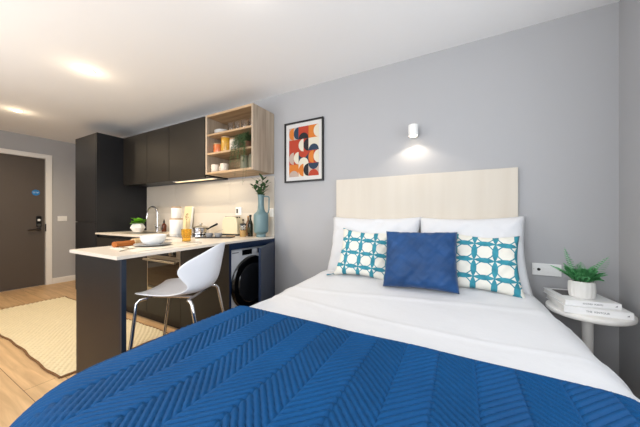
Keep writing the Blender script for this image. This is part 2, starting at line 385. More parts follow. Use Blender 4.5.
# washing-machine housing, open towards the bed (+x)
HX0, HX1 = -2.386, -1.728
hb = thing('washing_machine_housing', 'navy edged housing around the washing machine at the worktop end', 'cabinet', (-2.05, 1.88, 0))
loc_box(hb, (HX0, KY, 0), (HX1-.002, KY+.022, .899)).build('front_panel', M_uppr, hb, bevel=.001)
loc_box(hb, (HX1-.0018, KY, 0), (HX1, KY+.022, .899)).build('front_panel_edge', M_navy, hb)
loc_box(hb, (HX0+.05, BY-.02, 0), (HX1, BY-.002, .899)).build('rear_panel', M_navy, hb)
loc_box(hb, (HX1-.05, KY+.0225, .842), (HX1, BY-.0205, .899)).build('fascia', M_navy, hb, bevel=.001)
leaf_h = (HX1+.012, BY-.03, .10)
lf = MB().box((-.0, -.019, 0), (.56, 0, .768)).build('door', M_navy, hb, bevel=.0015)
lf.location = tuple(leaf_h[i]-hb.location[i] for i in range(3)); lf.rotation_euler = (0, 0, R(-62.5))
wm = thing('washing_machine', 'white front-loading washing machine with black porthole door inside the navy housing', 'washing machine', (-2.03, 1.87, 0))
box((-.24, -.262, .012), (.268, .262, .838)).build('body', mat('appliance_white', (222, 226, 232), .35), wm, bevel=.006)
for x in (-.2, .22):
    for y in (-.22, .22): MB().lathe([(.022, 0), (.022, .012)], (x, y, 0), 14).build('foot', M_blk, wm)
ry = Matrix.Rotation(R(90), 3, 'Y')
pd = MB().lathe([(.246, 0), (.252, .012), (.24, .026), (.2, .034), (.185, .028)], (.268, -.005, .51), 56, rot=ry).build('porthole_door', M_gblk, wm, smooth=True)
MB().lathe([(.182, 0), (.16, .014), (.1, .024), (.02, .028)], (.296, -.005, .51), 48, rot=ry).build('porthole_glass', mat('smoked_glass', (30, 32, 36), .03, coat=.6), pd, smooth=True)
box((.2685, -.115, .775), (.2705, .01, .822)).build('display', M_gblk, wm)
MB().lathe([(.026, 0), (.024, .018)], (.2685, .09, .798), 28, rot=ry).build('programme_dial', M_chr, wm, smooth=True)
dr = box((.2685, -.25, .772), (.271, -.125, .826)).build('detergent_drawer', mat('appliance_white', (0, 0, 0)), wm, bevel=.001)
box((.2715, -.235, .802), (.2722, -.16, .811)).build('maker_mark', mat('grey_print', (130, 134, 140), .5), dr)

# worktop (L shaped) and the peninsula panel
wt = MB().prism([(TX+.001, KY-.018), (-2.302, KY-.018), (-2.217, .705), (-1.616, .705), (-1.722, 1.60), (-1.722, BY-.0145), (TX+.001, BY-.0145)], .9, .9195)
tag(wt.build('worktop', M_top, bevel=.0015), 'thin cream stone worktop running along the kitchen and out as a breakfast bar', 'worktop')
pp = thing('peninsula_panel', 'charcoal upright panel holding up the free end of the breakfast bar', 'panel', (-1.92, .745, 0))
loc_box(pp, (-2.2, .733, 0), (-1.6475, .757, .8995)).build('board', M_dark, pp, bevel=.001)
loc_box(pp, (-1.647, .733, 0), (-1.63, .757, .8995)).build('edge_strip', mat('daylit_edge', (26, 38, 54), .4), pp)  # edge of the charcoal board, blue daylight put into its colour

WT = .9198
# hob
hob = thing('hob', 'black glass hob set into the worktop under the saucepan', 'hob', (-2.66, 1.86, WT))
box((-.29, -.24, 0), (.29, .23, .004)).build('glass', M_gblk, hob, bevel=.001)
# sink
sk = thing('sink', 'shallow inset steel sink in front of the tap', 'sink', (-3.5, 1.83, WT))
b_ = MB().box((-.2, -.17, 0), (.2, -.15, .003)).box((-.2, .15, 0), (.2, .17, .003)).box((-.2, -.15, 0), (-.18, .15, .003)).box((.18, -.15, 0), (.2, .15, .003))
b_.build('rim', M_steel, sk); box((-.18, -.15, 0), (.18, .15, .0012)).build('bowl', mat('dark_steel', (0, 0, 0)), sk)
# tap
tp = thing('kitchen_tap', 'tall chrome swan-neck kitchen tap with two levers', 'tap', (-3.68, 2.09, WT))
pts = [(0, 0, 0), (0, 0, .24)] + [(-.085+.085*cos(a), -.02*(1-cos(a)), .24+.1*sin(a)) for a in [k*pi/10 for k in range(1, 11)]] + [(-.175, -.045, .2)]
MB().tube(pts, .0115, 14).lathe([(.026, 0), (.024, .012), (.016, .05)], (0, 0, 0), 20).build('spout', M_chr, tp, smooth=True)
MB().tube([(-.175, -.045, .203), (-.177, -.046, .17)], .016, 14).build('aerator', M_chr, tp, smooth=True)
for s in (-1, 1): MB().tube([(0, 0, .055), (s*.045, 0, .055)], .012).tube([(s*.045, 0, .055), (s*.06, -.0, .1)], .006).build('lever', M_chr, tp, smooth=True)

def leafmesh(mb, p, d, L, w, up=Vector((0, 0, 1)), mi=0, cup=.15):
    d = Vector(d).normalized(); s = d.cross(up)
    if s.length < .05: s = d.cross(Vector((1, 0, 0)))
    s.normalize(); n = s.cross(d)
    p = Vector(p); vs = []
    for k, (a, ww) in enumerate(((0, .12), (.3, .85), (.6, 1), (.85, .6), (1, .04))):
        c = p+d*L*a-n*L*cup*a*a
        vs += [c-s*w*ww*.5+n*w*.1, c, c+s*w*ww*.5+n*w*.1]
    fs = []
    for k in range(4):
        i = k*3; fs += [(i, i+1, i+4, i+3), (i+1, i+2, i+5, i+4)]
    mb.add([tuple(v) for v in vs], fs, mi)

# potted herb
ph = thing('potted_plant', 'small bright green leafy plant in a white faceted pot on the worktop', 'plant', (-3.8, 1.9, WT))
MB().lathe([(.05, 0), (.088, .055), (.08, .075), (.06, .112), (.054, .112), (.05, .1)], (0, 0, 0), 7).build('pot', M_cer, ph, bevel=.003)
MB().lathe([(.05, .1), (.05, .104)], (0, 0, 0), 14).build('soil', M_soil, ph)
lv = MB()
for k in range(38):
    a = random.uniform(0, 2*pi); e = random.uniform(.2, 1.3); r = random.uniform(0, .035)
    leafmesh(lv, (r*cos(a), r*sin(a), .104+random.uniform(0, .03)), (cos(a)*cos(e), sin(a)*cos(e), sin(e)), random.uniform(.065, .085), random.uniform(.055, .07), cup=.3)
lv.build('foliage', M_bright, ph, smooth=True, sharp=0)

# soap bottle
sp = thing('soap_bottle', 'brown glass bottle with a black cap by the tap', 'bottle', (-3.53, 2.09, WT))
MB().lathe([(.027, 0), (.03, .005), (.03, .085), (.025, .1), (.012, .112), (.012, .12)], n=24).build('bottle_body', mat('brown_glass', (84, 38, 16), .12), sp, smooth=True)
MB().lathe([(.013, .12), (.013, .14), (.007, .145), (.006, .165)], n=16).build('cap', M_blk, sp, smooth=True)
box((-.012, -.031, .03), (.02, -.029, .07)).build('bottle_label', mat('dark_label', (60, 50, 44), .6), sp)

# canisters
def canister(label, x, y, z, r, h):
    c = thing('canister', label, 'canister', (x, y, z), group='white canisters with wooden lids')
    MB().lathe([(r*.95, 0), (r, .006), (r, h-.02), (r*.97, h-.0155)], n=36).build('canister_body', M_cer, c, smooth=True)
    MB().lathe([(r*.98, h-.015), (r*.98, h-.002), (r*.93, h)], n=36).build('lid', M_oak, c, smooth=True)
canister('large white canister with a wooden lid beside the chopping board', -3.02, 1.935, WT, .073, .185)
canister('small white canister with a wooden lid stacked on a larger one', -3.02, 1.935, WT+.1855, .056, .14)

# chopping board / leaning print board
cb = thing('leaning_board', 'cream board with a brown tree motif leaning on the splashback', 'board', (-3.10, 2.12, WT))
bd = box((-.09, 0, 0), (.055, .014, .34)).build('board', mat('cream_board', (236, 220, 180), .5), cb, bevel=.002); bd.rotation_euler = (R(-7), 0, 0)
e_ = box((.0555, 0, 0), (.08, .014, .335)).build('white_edge_board', M_plas, cb, bevel=.002); e_.rotation_euler = (R(-7), 0, 0)
tm = MB().box((-.021, -.0008, .06), (-.015, -.0002, .2))
for k in range(16):
    a = random.uniform(0, 2*pi); r = random.uniform(.01, .04); x, z = -.018+r*cos(a)*.8, .2+r*sin(a)*1.2
    tm.box((x-.006, -.0008, z-.004), (x+.006, -.0002, z+.004))
t_ = tm.build('tree_motif', mat('motif_brown', (130, 92, 48), .6), cb); t_.rotation_euler = (R(-7), 0, 0)

# saucepan
pn = thing('saucepan', 'polished steel saucepan with glass lid standing on the hob', 'pan', (-2.62, 1.97, WT+.0042))
MB().lathe([(.082, 0), (.09, .008), (.09, .07), (.094, .074), (.088, .075)], n=36).build('pan_body', M_chr, pn, smooth=True)
MB().lathe([(.088, .0755), (.085, .084), (.05, .097), (.012, .101), (.01, .104)], n=36).build('lid', M_steel, pn, smooth=True)
MB().lathe([(.009, .1045), (.009, .112), (.02, .117), (.02, .128), (.014, .131)], n=18).build('lid_knob', M_steel, pn, smooth=True)
hd = Vector((.879, .2, 0)).normalized()
MB().tube([hd*.09+Vector((0, 0, .06)), hd*.14+Vector((0, 0, .085)), hd*.22+Vector((0, 0, .12))], [.007, .01, .012], 12).build('handle', M_blk, pn, smooth=True)

# slate tray with two cups
tr = thing('slate_tray', 'dark slate serving tray near the toaster', 'tray', (-2.13, 1.76, WT), R(28))
box((-.17, -.06, 0), (.17, .09, .008)).build('slab', mat('slate', (52, 50, 50), .6), tr, bevel=.002)
for k, (x, y, lab) in enumerate(((-2.18, 1.735, 'grey stoneware pinch bowl on the slate tray, nearer the hob'), (-2.10, 1.775, 'grey stoneware pinch bowl on the slate tray, nearer the toaster'))):
    o = MB().lathe([(.022, 0), (.034, .015), (.037, .038), (.034, .038), (.028, .012), (.006, .008)], n=24).build('pinch_bowl', mat('grey_stoneware', (150, 152, 156), .5), smooth=True, loc=(x, y, WT+.0084))
    tag(o, lab, 'bowl', 'pinch bowls on the slate tray')
o = MB().tube([(0, 0, .0), (.04, .02, .03), (.11, .055, .058)], [.004, .0025, .003], 8).build('teaspoon', M_steel, smooth=True, loc=(-2.165, 1.74, WT+.025)); tag(o, 'thin steel teaspoon standing out of a grey pinch bowl', 'spoon')
o = MB().tube([(-.045, 0, 0), (.03, .015, 0)], [.005, .007], 10).lathe([(.006, -.006), (.014, 0), (.012, .008)], (.045, .018, 0), 14).build('honey_dipper', M_oak, smooth=True, loc=(-2.01, 1.835, WT+.0158)); tag(o, 'small wooden honey dipper on the slate tray', 'utensil')

# toaster
to = thing('toaster', 'cream rounded toaster against the splashback', 'toaster', (-2.235, 2.085, WT), R(8))
tb = MB(); N = 24; prof = []
for k in range(N+1):
    a = pi*k/N; x = -.105*cos(a); z = sin(a)
    prof.append((max(-.105, min(.105, math.copysign(abs(cos(a))**.45, -cos(a))*.105)), .02+.185*z**.45 if z > 1e-6 else .02))
for sgn in (-1, 1): pass
vs = [(x, -.055, z) for x, z in prof]+[(x, .055, z) for x, z in prof]; n = len(prof)
fs = [(i, i+1, n+i+1, n+i)[::-1] for i in range(n-1)]+[tuple(range(n)), tuple(range(2*n-1, n-1, -1)), (0, n, 2*n-1, n-1)]
tb.add(vs, fs).build('shell', mat('cream_enamel', (212, 202, 172), .3), to, smooth=True, bevel=.008, seg=3)
box((-.112, -.06, 0), (.112, .06, .0195)).build('base_plate', M_blk, to, bevel=.004)
box((-.08, -.028, .186), (.08, -.012, .2075)).box((-.08, .012, .186), (.08, .028, .2075)).build('bread_slots', M_blk, to)
box((.106, -.012, .1), (.122, .012, .115)).build('lever', M_blk, to, bevel=.003)
box((-.088, -.0565, .032), (-.07, -.0555, .04)).build('badge', M_steel, to)

# sockets above the worktop
def wall_plate(name, label, cat, x, z, w, h, sw, y=BY-.0105):
    s = thing(name, label, cat, (x, y, z))
    box((-w/2, -.009, -h/2), (w/2, -.0005, h/2)).build('plate', M_plas, s, bevel=.003)
    for (sx, ww, hh, m) in sw: box((sx-ww/2, -.012, -hh/2), (sx+ww/2, -.0092, hh/2)).build('switch', m, s, bevel=.0015)
    return s
wall_plate('wall_socket', 'white socket with dark switches on the splashback above the toaster', 'socket', -2.235, 1.19, .09, .09, ((-.018, .03, .05, mat('grey_switch', (96, 92, 88), .4)), (.02, .02, .03, M_plas)))
wall_plate('wall_socket', 'slim white switch on the splashback right of the teal vase', 'switch', -1.762, 1.17, .05, .09, ((0, .02, .03, M_plas),))
bs = wall_plate('wall_socket', 'white triple wall plate with two switches and an aerial socket behind the side table', 'socket', .486, .788, .148, .078, ((-.0, .03, .034, M_plas), (.036, .026, .032, M_plas)), BY)
MB().lathe([(.009, 0), (.009, .004)], (-.04, -.0095, 0), 18, rot=Matrix.Rotation(R(90), 3, 'X')).build('aerial_socket', M_blk, bs)
for x in (-.065, .065): MB().lathe([(.0028, 0), (.0028, .001)], (x, -.0093, 0), 10, rot=Matrix.Rotation(R(90), 3, 'X')).build('screw', M_steel, bs)

# coffee press / jar and bottles
pj = thing('coffee_press', 'small coffee press with tan coffee at its base and a dark plunger top', 'coffee maker', (-1.985, 1.99, WT))
MB().lathe([(.03, 0), (.031, .004), (.031, .068)], n=28).build('coffee', mat('tan_coffee', (176, 140, 84), .4), pj, smooth=True)
MB().lathe([(.031, .069), (.031, .12), (.029, .12), (.029, .069)], n=28).build('beaker', M_glass, pj, smooth=True)
MB().lathe([(.034, .1205), (.034, .13), (.024, .138), (.005, .14)], n=28).build('lid', M_blk, pj, smooth=True)
MB().tube([(0, 0, .07), (0, 0, .165)], .003).lathe([(.009, .165), (.011, .175), (.006, .182)], n=14).build('plunger', M_blk, pj, smooth=True)
wb = thing('oil_bottle', 'dark green glass bottle with black neck beside the teal vase', 'bottle', (-1.945, 2.055, WT))
MB().lathe([(.025, 0), (.027, .006), (.027, .125), (.018, .155), (.0105, .175), (.0105, .205)], n=24).build('bottle_body', mat('dark_green_glass', (26, 30, 16), .1), wb, smooth=True)
MB().lathe([(.0125, .2052), (.0125, .225), (.0115, .227)], n=16).build('cap', M_blk, wb, smooth=True)
box((-.018, -.029, .04), (.018, -.0272, .1)).build('bottle_label', mat('olive_label', (72, 66, 40), .6), wb)
w2 = thing('vinegar_bottle', 'slim amber bottle half hidden behind the dark oil bottle', 'bottle', (-2.02, 2.10, WT))
MB().lathe([(.02, 0), (.021, .005), (.021, .14), (.009, .175), (.009, .2)], n=20).build('bottle_body', mat('tawny_glass', (120, 84, 50), .15), w2, smooth=True)
MB().lathe([(.0105, .2002), (.0105, .216)], n=14).build('cap', mat('tan_cap', (190, 150, 104), .5), w2, smooth=True)

# teal vase
vz = thing('vase', 'tall teal ceramic jug vase with one square handle at the worktop end', 'vase', (-1.800, 2.055, WT))
MB().lathe([(.046, 0), (.05, .004), (.048, .02), (.045, .028), (.062, .042), (.073, .055), (.075, .07), (.075, .222), (.072, .234), (.046, .258), (.035, .285), (.03, .34), (.032, .41), (.036, .43), (.033, .432), (.027, .34), (.02, .3)], n=44).build('vase_body', M_teal, vz, smooth=True)
hv = Vector((.879, .4766, 0))
MB().tube([tuple(hv*.031+Vector((0, 0, .415))), tuple(hv*.075+Vector((0, 0, .412))), tuple(hv*.082+Vector((0, 0, .40))), tuple(hv*.08+Vector((0, 0, .28))), tuple(hv*.072+Vector((0, 0, .245))), tuple(hv*.06+Vector((0, 0, .243)))], .007, 10).build('handle', M_teal, vz, smooth=True)
bt = MB(); bl = MB()
for k, (dx, dz, h) in enumerate(((-.07, .1, .26), (-.03, .14, .34), (.025, .2, .40), (.06, .18, .3), (0, .15, .22), (-.05, .05, .2), (.05, .08, .22))):
    P = [Vector((0, 0, .33)), Vector((dx*.2*.879, dx*.2*.4766, .43)), Vector((dx*.7*.879, dx*.7*.4766-.01, .43+(h-.1)*.4)), Vector((dx*1.1*.879, dx*1.1*.4766-.02, .43+(h-.1)*.6))]
    bt.tube([tuple(p) for p in P], .0018, 6)
    for j in range(10):
        f = .25+.075*j; q = f*3; i = min(2, int(q)); p = P[i].lerp(P[i+1], q-i); a = j*2.4+k
        leafmesh(bl, p, (cos(a)*.7+dx*3, sin(a)*.7, .7), random.uniform(.05, .075), .026)
ol = thing('olive_branches', 'dark green olive branches standing in the teal vase', 'plant', (-1.800, 2.055, WT))
bt.build('stem', mat('twig_brown', (80, 74, 48), .8), ol, smooth=True)
bl.build('foliage', M_olive, ol, smooth=True, sharp=0)

# ------------------------------------------------------------------ shelf contents
def mug(label, x, y, z, c=None):
    m = thing('mug', label, 'mug', (x, y, z), group='cream mugs on the bottom shelf')
    MB().lathe([(.034, 0), (.04, .006), (.044, .04), (.044, .082), (.041, .082), (.038, .01), (.005, .007)], n=28).build('mug_body', mat('cream_mug', (220, 208, 192), .4), m, smooth=True)
    MB().tube([(-.042, 0, .064)]+[(-.046-.028*sin(a), -.004, .04+.025*cos(a)) for a in [pi*k/8 for k in range(9)]]+[(-.042, 0, .016)], .0055, 8).build('handle', MATS['cream_mug'], m, smooth=True)
B0 = SZ0+.0224; B1 = SH[0]+.0004; B2 = SH[1]+.0004
mug('cream mug on the bottom shelf nearest the charcoal cabinet', -2.325, 1.93, B0)
mug('cream mug on the bottom shelf next to the grey canisters', -2.195, 1.935, B0)
for x, lab in ((-1.965, 'tall grey-green canister on the bottom shelf behind the trailing plant'), (-1.855, 'tall grey-green canister on the bottom shelf against the right side')):
    c = MB().lathe([(.044, 0), (.047, .005), (.047, .15), (.044, .155), (.043, .148), (.04, .008)], n=28).build('storage_pot', mat('grey_green_glaze', (126, 124, 104), .5), smooth=True, loc=(x, 2.0, B0))
    tag(c, lab, 'canister', 'grey-green pots on the bottom shelf')
def jar(label, x, r, h, m):
    j = thing('storage_jar', label, 'jar', (x, 1.98, B1))
    MB().lathe([(r*.94, 0), (r, .005), (r, h-.018), (r*.95, h-.012)], n=32).build('jar_body', m, j, smooth=True)
    MB().lathe([(r*.99, h-.0115), (r*.99, h), (r*.9, h+.002)], n=32).build('lid', M_oak, j, smooth=True)
jar('short glass jar of orange lentils on the middle shelf', -2.34, .052, .115, mat('orange_lentils', (206, 112, 58), .25, coat=.5, noise=((200, 200, 200), .25, 2)))
jar('tall glass jar of yellow pasta on the middle shelf', -2.215, .056, .17, mat('yellow_pasta', (196, 148, 44), .25, coat=.5, noise=((110, 110, 110), .45, 2)))
jar('white jar on the middle shelf behind the trailing plant', -2.09, .054, .135, mat('flour_white', (214, 204, 190), .3, coat=.4))
for k in range(4):
    o = MB().lathe([(.03, 0), (.07, .008), (.082, .014), (.08, .016), (.03, .005)], n=36).build('side_plate', M_cer, smooth=True, loc=(-2.29, 1.99, B2+.0125*k))
    tag(o, ('white side plate at the bottom of the stack on the top shelf', 'white side plate second from the bottom of the top shelf stack', 'white side plate second from the top of the top shelf stack', 'topmost white side plate of the stack on the top shelf')[k], 'plate', 'stacked plates on the top shelf')
for k, x in enumerate((-2.13, -2.035, -1.94, -1.84)):
    o = MB().lathe([(.03, 0), (.034, .006), (.036, .1), (.034, .1), (.031, .01), (.005, .008)], n=28).build('drinking_glass', M_glass, smooth=True, loc=(x, 1.97+.0*k, B2))
    tag(o, ('clear tumbler on the top shelf next to the plate stack', 'second clear tumbler from the plates on the top shelf', 'third clear tumbler from the plates on the top shelf', 'clear tumbler against the right side of the top shelf')[k], 'glass', 'clear tumblers on the top shelf')
tpn = thing('trailing_plant', 'feathery green trailing plant hanging over the front of the oak shelves', 'plant', (-1.875, 1.945, B1))
MB().lathe([(.036, 0), (.048, .07), (.045, .07), (.03, .02)], n=24).build('pot', mat('terracotta_brown', (120, 84, 60), .7), tpn, smooth=True)
fm = MB(); st = MB()
for k in range(90):
    a = random.uniform(0, 2*pi)
    if k < 42:
        x = random.uniform(-.11, .075); drop = random.choice((.0, .03, .06, .1, .15, .2, .26)) if k > 3 else (.30, .36, .42, .33)[k]
        y1 = random.uniform(-.09, -.125)
        P = [Vector((x*.3, 0, .075)), Vector((x*.7, -.05, random.uniform(.1, .15))), Vector((x, y1, random.uniform(.04, .11))), Vector((x*1.1+.01, y1-.006, .05-drop*.5)), Vector((x*1.15-.012, y1, .05-drop))]
    else:
        l = random.uniform(.05, .11); P = [Vector((0, 0, .07)), Vector((cos(a)*l*.5, sin(a)*l*.4, .11+random.uniform(0, .03))), Vector((cos(a)*l, sin(a)*l*.5, .1+random.uniform(-.03, .065)))]
    P = [Vector((max(-.13, min(.095, p.x)), p.y, min(p.z, .165))) for p in P]
    st.tube([tuple(p) for p in P], .0009, 4)
    nn = len(P)-1
    for j in range(16):
        q = (j+.5)/16*nn; i = min(nn-1, int(q)); p = P[i].lerp(P[i+1], q-i)
        if k < 4 and j > 9 and random.random() < .5: continue
        for s_ in (-1, 1): leafmesh(fm, p, (s_*.8, random.uniform(-.6, .2), random.uniform(-.6, .5)), random.uniform(.014, .028), .006)
st.build('stem', M_olive, tpn); fm.build('foliage', mat('grey_green_leaf', (98, 120, 78), .6, noise=((40, 40, 40), .35, 3)), tpn)

# ------------------------------------------------------------------ breakfast bar setting
pmz = WT
pm = MB().prism([(-2.06, .86), (-1.72, .86), (-1.755, 1.30), (-2.095, 1.30)], 0, .004); pm = pm.build('placemat', mat('cream_linen', (226, 218, 202), .9, bump=(300, .5, .002)), loc=(0, 0, pmz), bevel=.001)
tag(pm, 'cream woven placemat on the breakfast bar under the plate', 'placemat')
pl = MB().lathe([(.055, 0), (.075, .003), (.118, .013), (.116, .016), (.07, .007), (.01, .006)], n=56).build('dinner_plate', mat('grey_plate', (168, 168, 168), .35), smooth=True, loc=(-1.945, 1.075, pmz+.0045))
tag(pl, 'flat grey dinner plate under the white bowl', 'plate')
bo = MB().lathe([(.042, 0), (.046, .003), (.066, .014), (.078, .035), (.084, .068), (.081, .068), (.074, .038), (.06, .018), (.01, .012)], n=56).build('bowl', M_cer, smooth=True, loc=(-1.945, 1.075, pmz+.012))
tag(bo, 'round white bowl on the grey plate at the breakfast bar', 'bowl')
nk = thing('rolled_napkin', 'rust-orange rolled napkin held by a pale ring on the breakfast bar', 'napkin', (-2.06, .885, WT), R(103))
M_rust = mat('rust_orange_cloth', (172, 100, 42), .85, bump=(60, .6, .006))
rr = MB()
def roll(a, b):
    i = a; th = 2*pi*b
    r = .019*(1+.07*sin(3*th+4*i)+.05*sin(7*th))*(1+.12*abs(i-.5))
    return (i*.24, r*cos(th)*1.2, .0225+r*sin(th))
rr.grid(roll, 24, 40); rr.build('cloth', M_rust, nk, smooth=True, sharp=0)
MB().lathe([(.004, 0), (.011, .003), (.0105, .001), (.019, .002), (.0195, -.001)], (-.0, 0, .0225), 24, sx=1, sy=1.2, rot=Matrix.Rotation(R(-90), 3, 'Y')).build('cloth_end', M_rust, nk, smooth=True)
MB().lathe([(.0225, -.026), (.0245, -.024), (.0245, .024), (.0225, .026)], (.155, 0, .0282), 28, sx=1, sy=1.15, rot=Matrix.Rotation(R(90), 3, 'Y')).build('napkin_ring', mat('jute_ring', (206, 178, 136), .9, bump=(200, .7, .003)), nk, smooth=True)
def cutlery(name, label, loc, rz, kind):
    mb = MB().tube([(0, 0, .004), (.05, 0, .006), (.12, 0, .004)], [.0045, .003, .0025], 8)
    if kind == 'fork':
        mb.box((.118, -.011, .002), (.14, .011, .0045))
        for k in range(4): mb.box((.14, -.011+.0062*k, .002), (.175, -.0075+.0062*k, .0045))
    elif kind == 'knife': mb.prism([(.118, -.007), (.2, -.006), (.215, .004), (.2, .009), (.118, .006)], .002, .0045)
    o = mb.build(name, M_steel, smooth=False, loc=loc); o.rotation_euler = (0, 0, rz); tag(o, label, 'cutlery')
cutlery('fork', 'steel fork at the free end of the breakfast bar by the napkin', (-1.80, .80, WT), R(128), 'fork')
cutlery('knife', 'steel knife lying beyond the placemat beside the amber tumbler', (-1.80, 1.36, WT), R(205), 'knife')
cutlery('table_knife', 'steel knife on the near corner of the placemat', (-1.84, .875, WT+.0042), R(170), 'knife')
ag = MB().lathe([(.028, 0), (.033, .004), (.034, .048), (.040, .052), (.041, .105), (.038, .105), (.037, .055), (.031, .05), (.03, .01), (.004, .008)], n=32).build('amber_tumbler', M_amber, smooth=True, loc=(-2.045, 1.40, WT))
tag(ag, 'amber glass tumbler on the breakfast bar behind the plate', 'glass')

# ------------------------------------------------------------------ bar stool (local axes: X = lateral away from camera, Y = forwards, Z up)
rv = Vector((.879, .4766, 0)); dv = Vector((-.4766, .879, 0))
def RD(r, d, z): return tuple(rv*r+dv*d+Vector((0, 0, z)))
stl = thing('bar_stool', 'white moulded shell bar stool on four chrome legs at the breakfast bar', 'stool', (*Vector(RD(-.85, 1.66, 0))[:2], 0))
def SL(r, d, z): 
    p = Vector(RD(r, d, z)); return (p.x-stl.location.x, p.y-stl.location.y, z)
# centre line (r,z), half width, forward shift of the edge, edge raise
prof = [(-1.075, .672, .155, .0, .018), (-1.045, .678, .185, .0, .016), (-.975, .676, .205, .0, .018), (-.895, .668, .212, .0, .022), (-.805, .664, .205, .01, .028), (-.735, .672, .18, .03, .035),
        (-.69, .695, .172, .06, .035), (-.665, .735, .19, .11, .03), (-.65, .785, .205, .155, .02), (-.642, .83, .205, .155, .015), (-.634, .87, .18, .12, .01), (-.626, .91, .14, .075, .0), (-.618, .948, .085, .03, .0), (-.612, .97, .03, .005, .0)]
sm = MB(); nu = 16
vs = []
for (r, z, w, fs_, er) in prof:
    for i in range(nu+1):
        t_ = -1+2*i/nu; e = abs(t_)**2.2
        vs.append(SL(r-fs_*e, 1.66+w*t_, z+er*e))
fs = [(j*(nu+1)+i, j*(nu+1)+i+1, (j+1)*(nu+1)+i+1, (j+1)*(nu+1)+i) for j in range(len(prof)-1) for i in range(nu)]
sm.add(vs, fs); sh = sm.build('seat_shell', M_shell, stl, smooth=True, solid=.008, subsurf=2)
legs = [((-1.0, 1.50, .662), (-1.04, 1.475, .64), (-1.06, 1.38, 0)), ((-1.0, 1.82, .662), (-1.055, 1.845, .64), (-1.15, 1.86, 0)),
        ((-.76, 1.50, .652), (-.725, 1.475, .63), (-.60, 1.45, 0)), ((-.76, 1.82, .652), (-.725, 1.85, .63), (-.60, 1.875, 0))]
for a, b, c in legs:
    m1 = Vector(b)*.65+Vector(a)*.35; m1.z = (a[2]+b[2])/2+.006
    MB().tube([SL(*a), SL(*m1), SL(*b), SL(*(Vector(b).lerp(Vector(c), .12))), SL(c[0], c[1], .012)], .0095, 14).build('leg', M_chr, stl, smooth=True)
    MB().lathe([(.012, 0), (.012, .03)], SL(c[0], c[1], 0), 14).build('foot_cap', M_blk, stl, smooth=True)
MB().tube([SL(*legs[0][0]), SL(*legs[1][0])], .008).tube([SL(*legs[2][0]), SL(*legs[3][0])], .008).tube([SL(-1.0, 1.56, .658), SL(-.76, 1.56, .652)], .008).tube([SL(-1.0, 1.76, .658), SL(-.76, 1.76, .652)], .008).build('under_frame', M_chr, stl, smooth=True)
def on(l, z): b, c = Vector(l[1]), Vector(l[2]); return SL(*(b.lerp(c, (b.z-z)/b.z)))
MB().tube([on(legs[0], .27), on(legs[1], .27)], .008).tube([on(legs[2], .27), on(legs[3], .27)], .008).tube([on(legs[0], .27), on(legs[2], .27)], .008).tube([on(legs[1], .27), on(legs[3], .27)], .008).build('footrest', M_chr, stl, smooth=True)

# ------------------------------------------------------------------ rug
M_rug = mat('cream_jute', (222, 208, 174), .95, noise=((60, 60, 60), .12, 3))
M_fr = mat('brown_jute_edge', (126, 92, 60), .95)
RX0, RX1, RY0, RY1 = -6.0+.03, -2.46, .735, 1.5
RX0 = -4.86
rg = thing('woven_rug', 'cream woven jute runner with a frayed brown edge on the oak floor', 'rug', (0, 0, 0))
def rugf(u, v):
    x = RX0+(RX1-RX0)*u; y = RY0+(RY1-RY0)*v
    skew = (.10*(RX1-x)/(RX1-RX0))
    wob = .007*sin(x*5.1)+.004*sin(x*17)
    edge = min(u, 1-u, v, 1-v); 
    z = .009+.007*abs(sin(x*pi/.03))*(.55+.45*sin(y*150+(int(x/.03) % 2)*pi)) if .004 < edge else .002
    return (x+.006*sin(y*23), y+wob*(1 if v < .5 else -1), z)
rb = MB().grid(rugf, 560, 170); rb.build('weave', M_rug, rg, smooth=True, sharp=0)
fr = MB()
pts = [rugf(i/90, 0) for i in range(91)]
fr.tube([(p[0], p[1]-.004, .007) for p in pts], [.0065+.002*random.random() for _ in pts], 6)
pts = [rugf(1, i/30) for i in range(31)]; fr.tube([(p[0]+.004, p[1], .007) for p in pts], [.0065+.002*random.random() for _ in pts], 6)
pts = [rugf(i/90, 1) for i in range(91)]; fr.tube([(p[0], p[1]+.004, .007) for p in pts], .006, 6)
pts = [rugf(0, i/30) for i in range(31)]; fr.tube([(p[0]-.004, p[1], .007) for p in pts], .006, 6)
for i in range(40):
    p = rugf(1, random.random()); a = random.uniform(-1, 1); fr.tube([(p[0], p[1], .006), (p[0]+.02, p[1]+a*.012, .004)], .002, 4)
fr.build('edge_binding', M_fr, rg, smooth=True)

# ================================================================== BED
hbd = box((-1.0, BY-.034, .3), (.334, BY-.002, 1.462)).build('headboard', M_head, bevel=.002)
tag(hbd, 'pale wood panel headboard fixed to the grey wall behind the pillows', 'headboard')
CX = -.333
bed = thing('bed', 'double bed base with legs and mattress hidden under the bedding', 'bed', (CX, 1.15, 0))
loc_box(bed, (CX-.665, .2, .1), (CX+.665, 2.15, .33)).build('divan_base', mat('grey_divan', (150, 150, 152), .9), bed, bevel=.01)
for x in (-.6, .6):
    for y in (-.85, .9): MB().lathe([(.025, 0), (.03, .0995)], (x, y, 0), 16).build('leg', M_blk, bed, smooth=True)
loc_box(bed, (CX-.675, .19, .331), (CX+.675, 2.152, .5)).build('mattress', M_linen, bed, bevel=.03, seg=4)

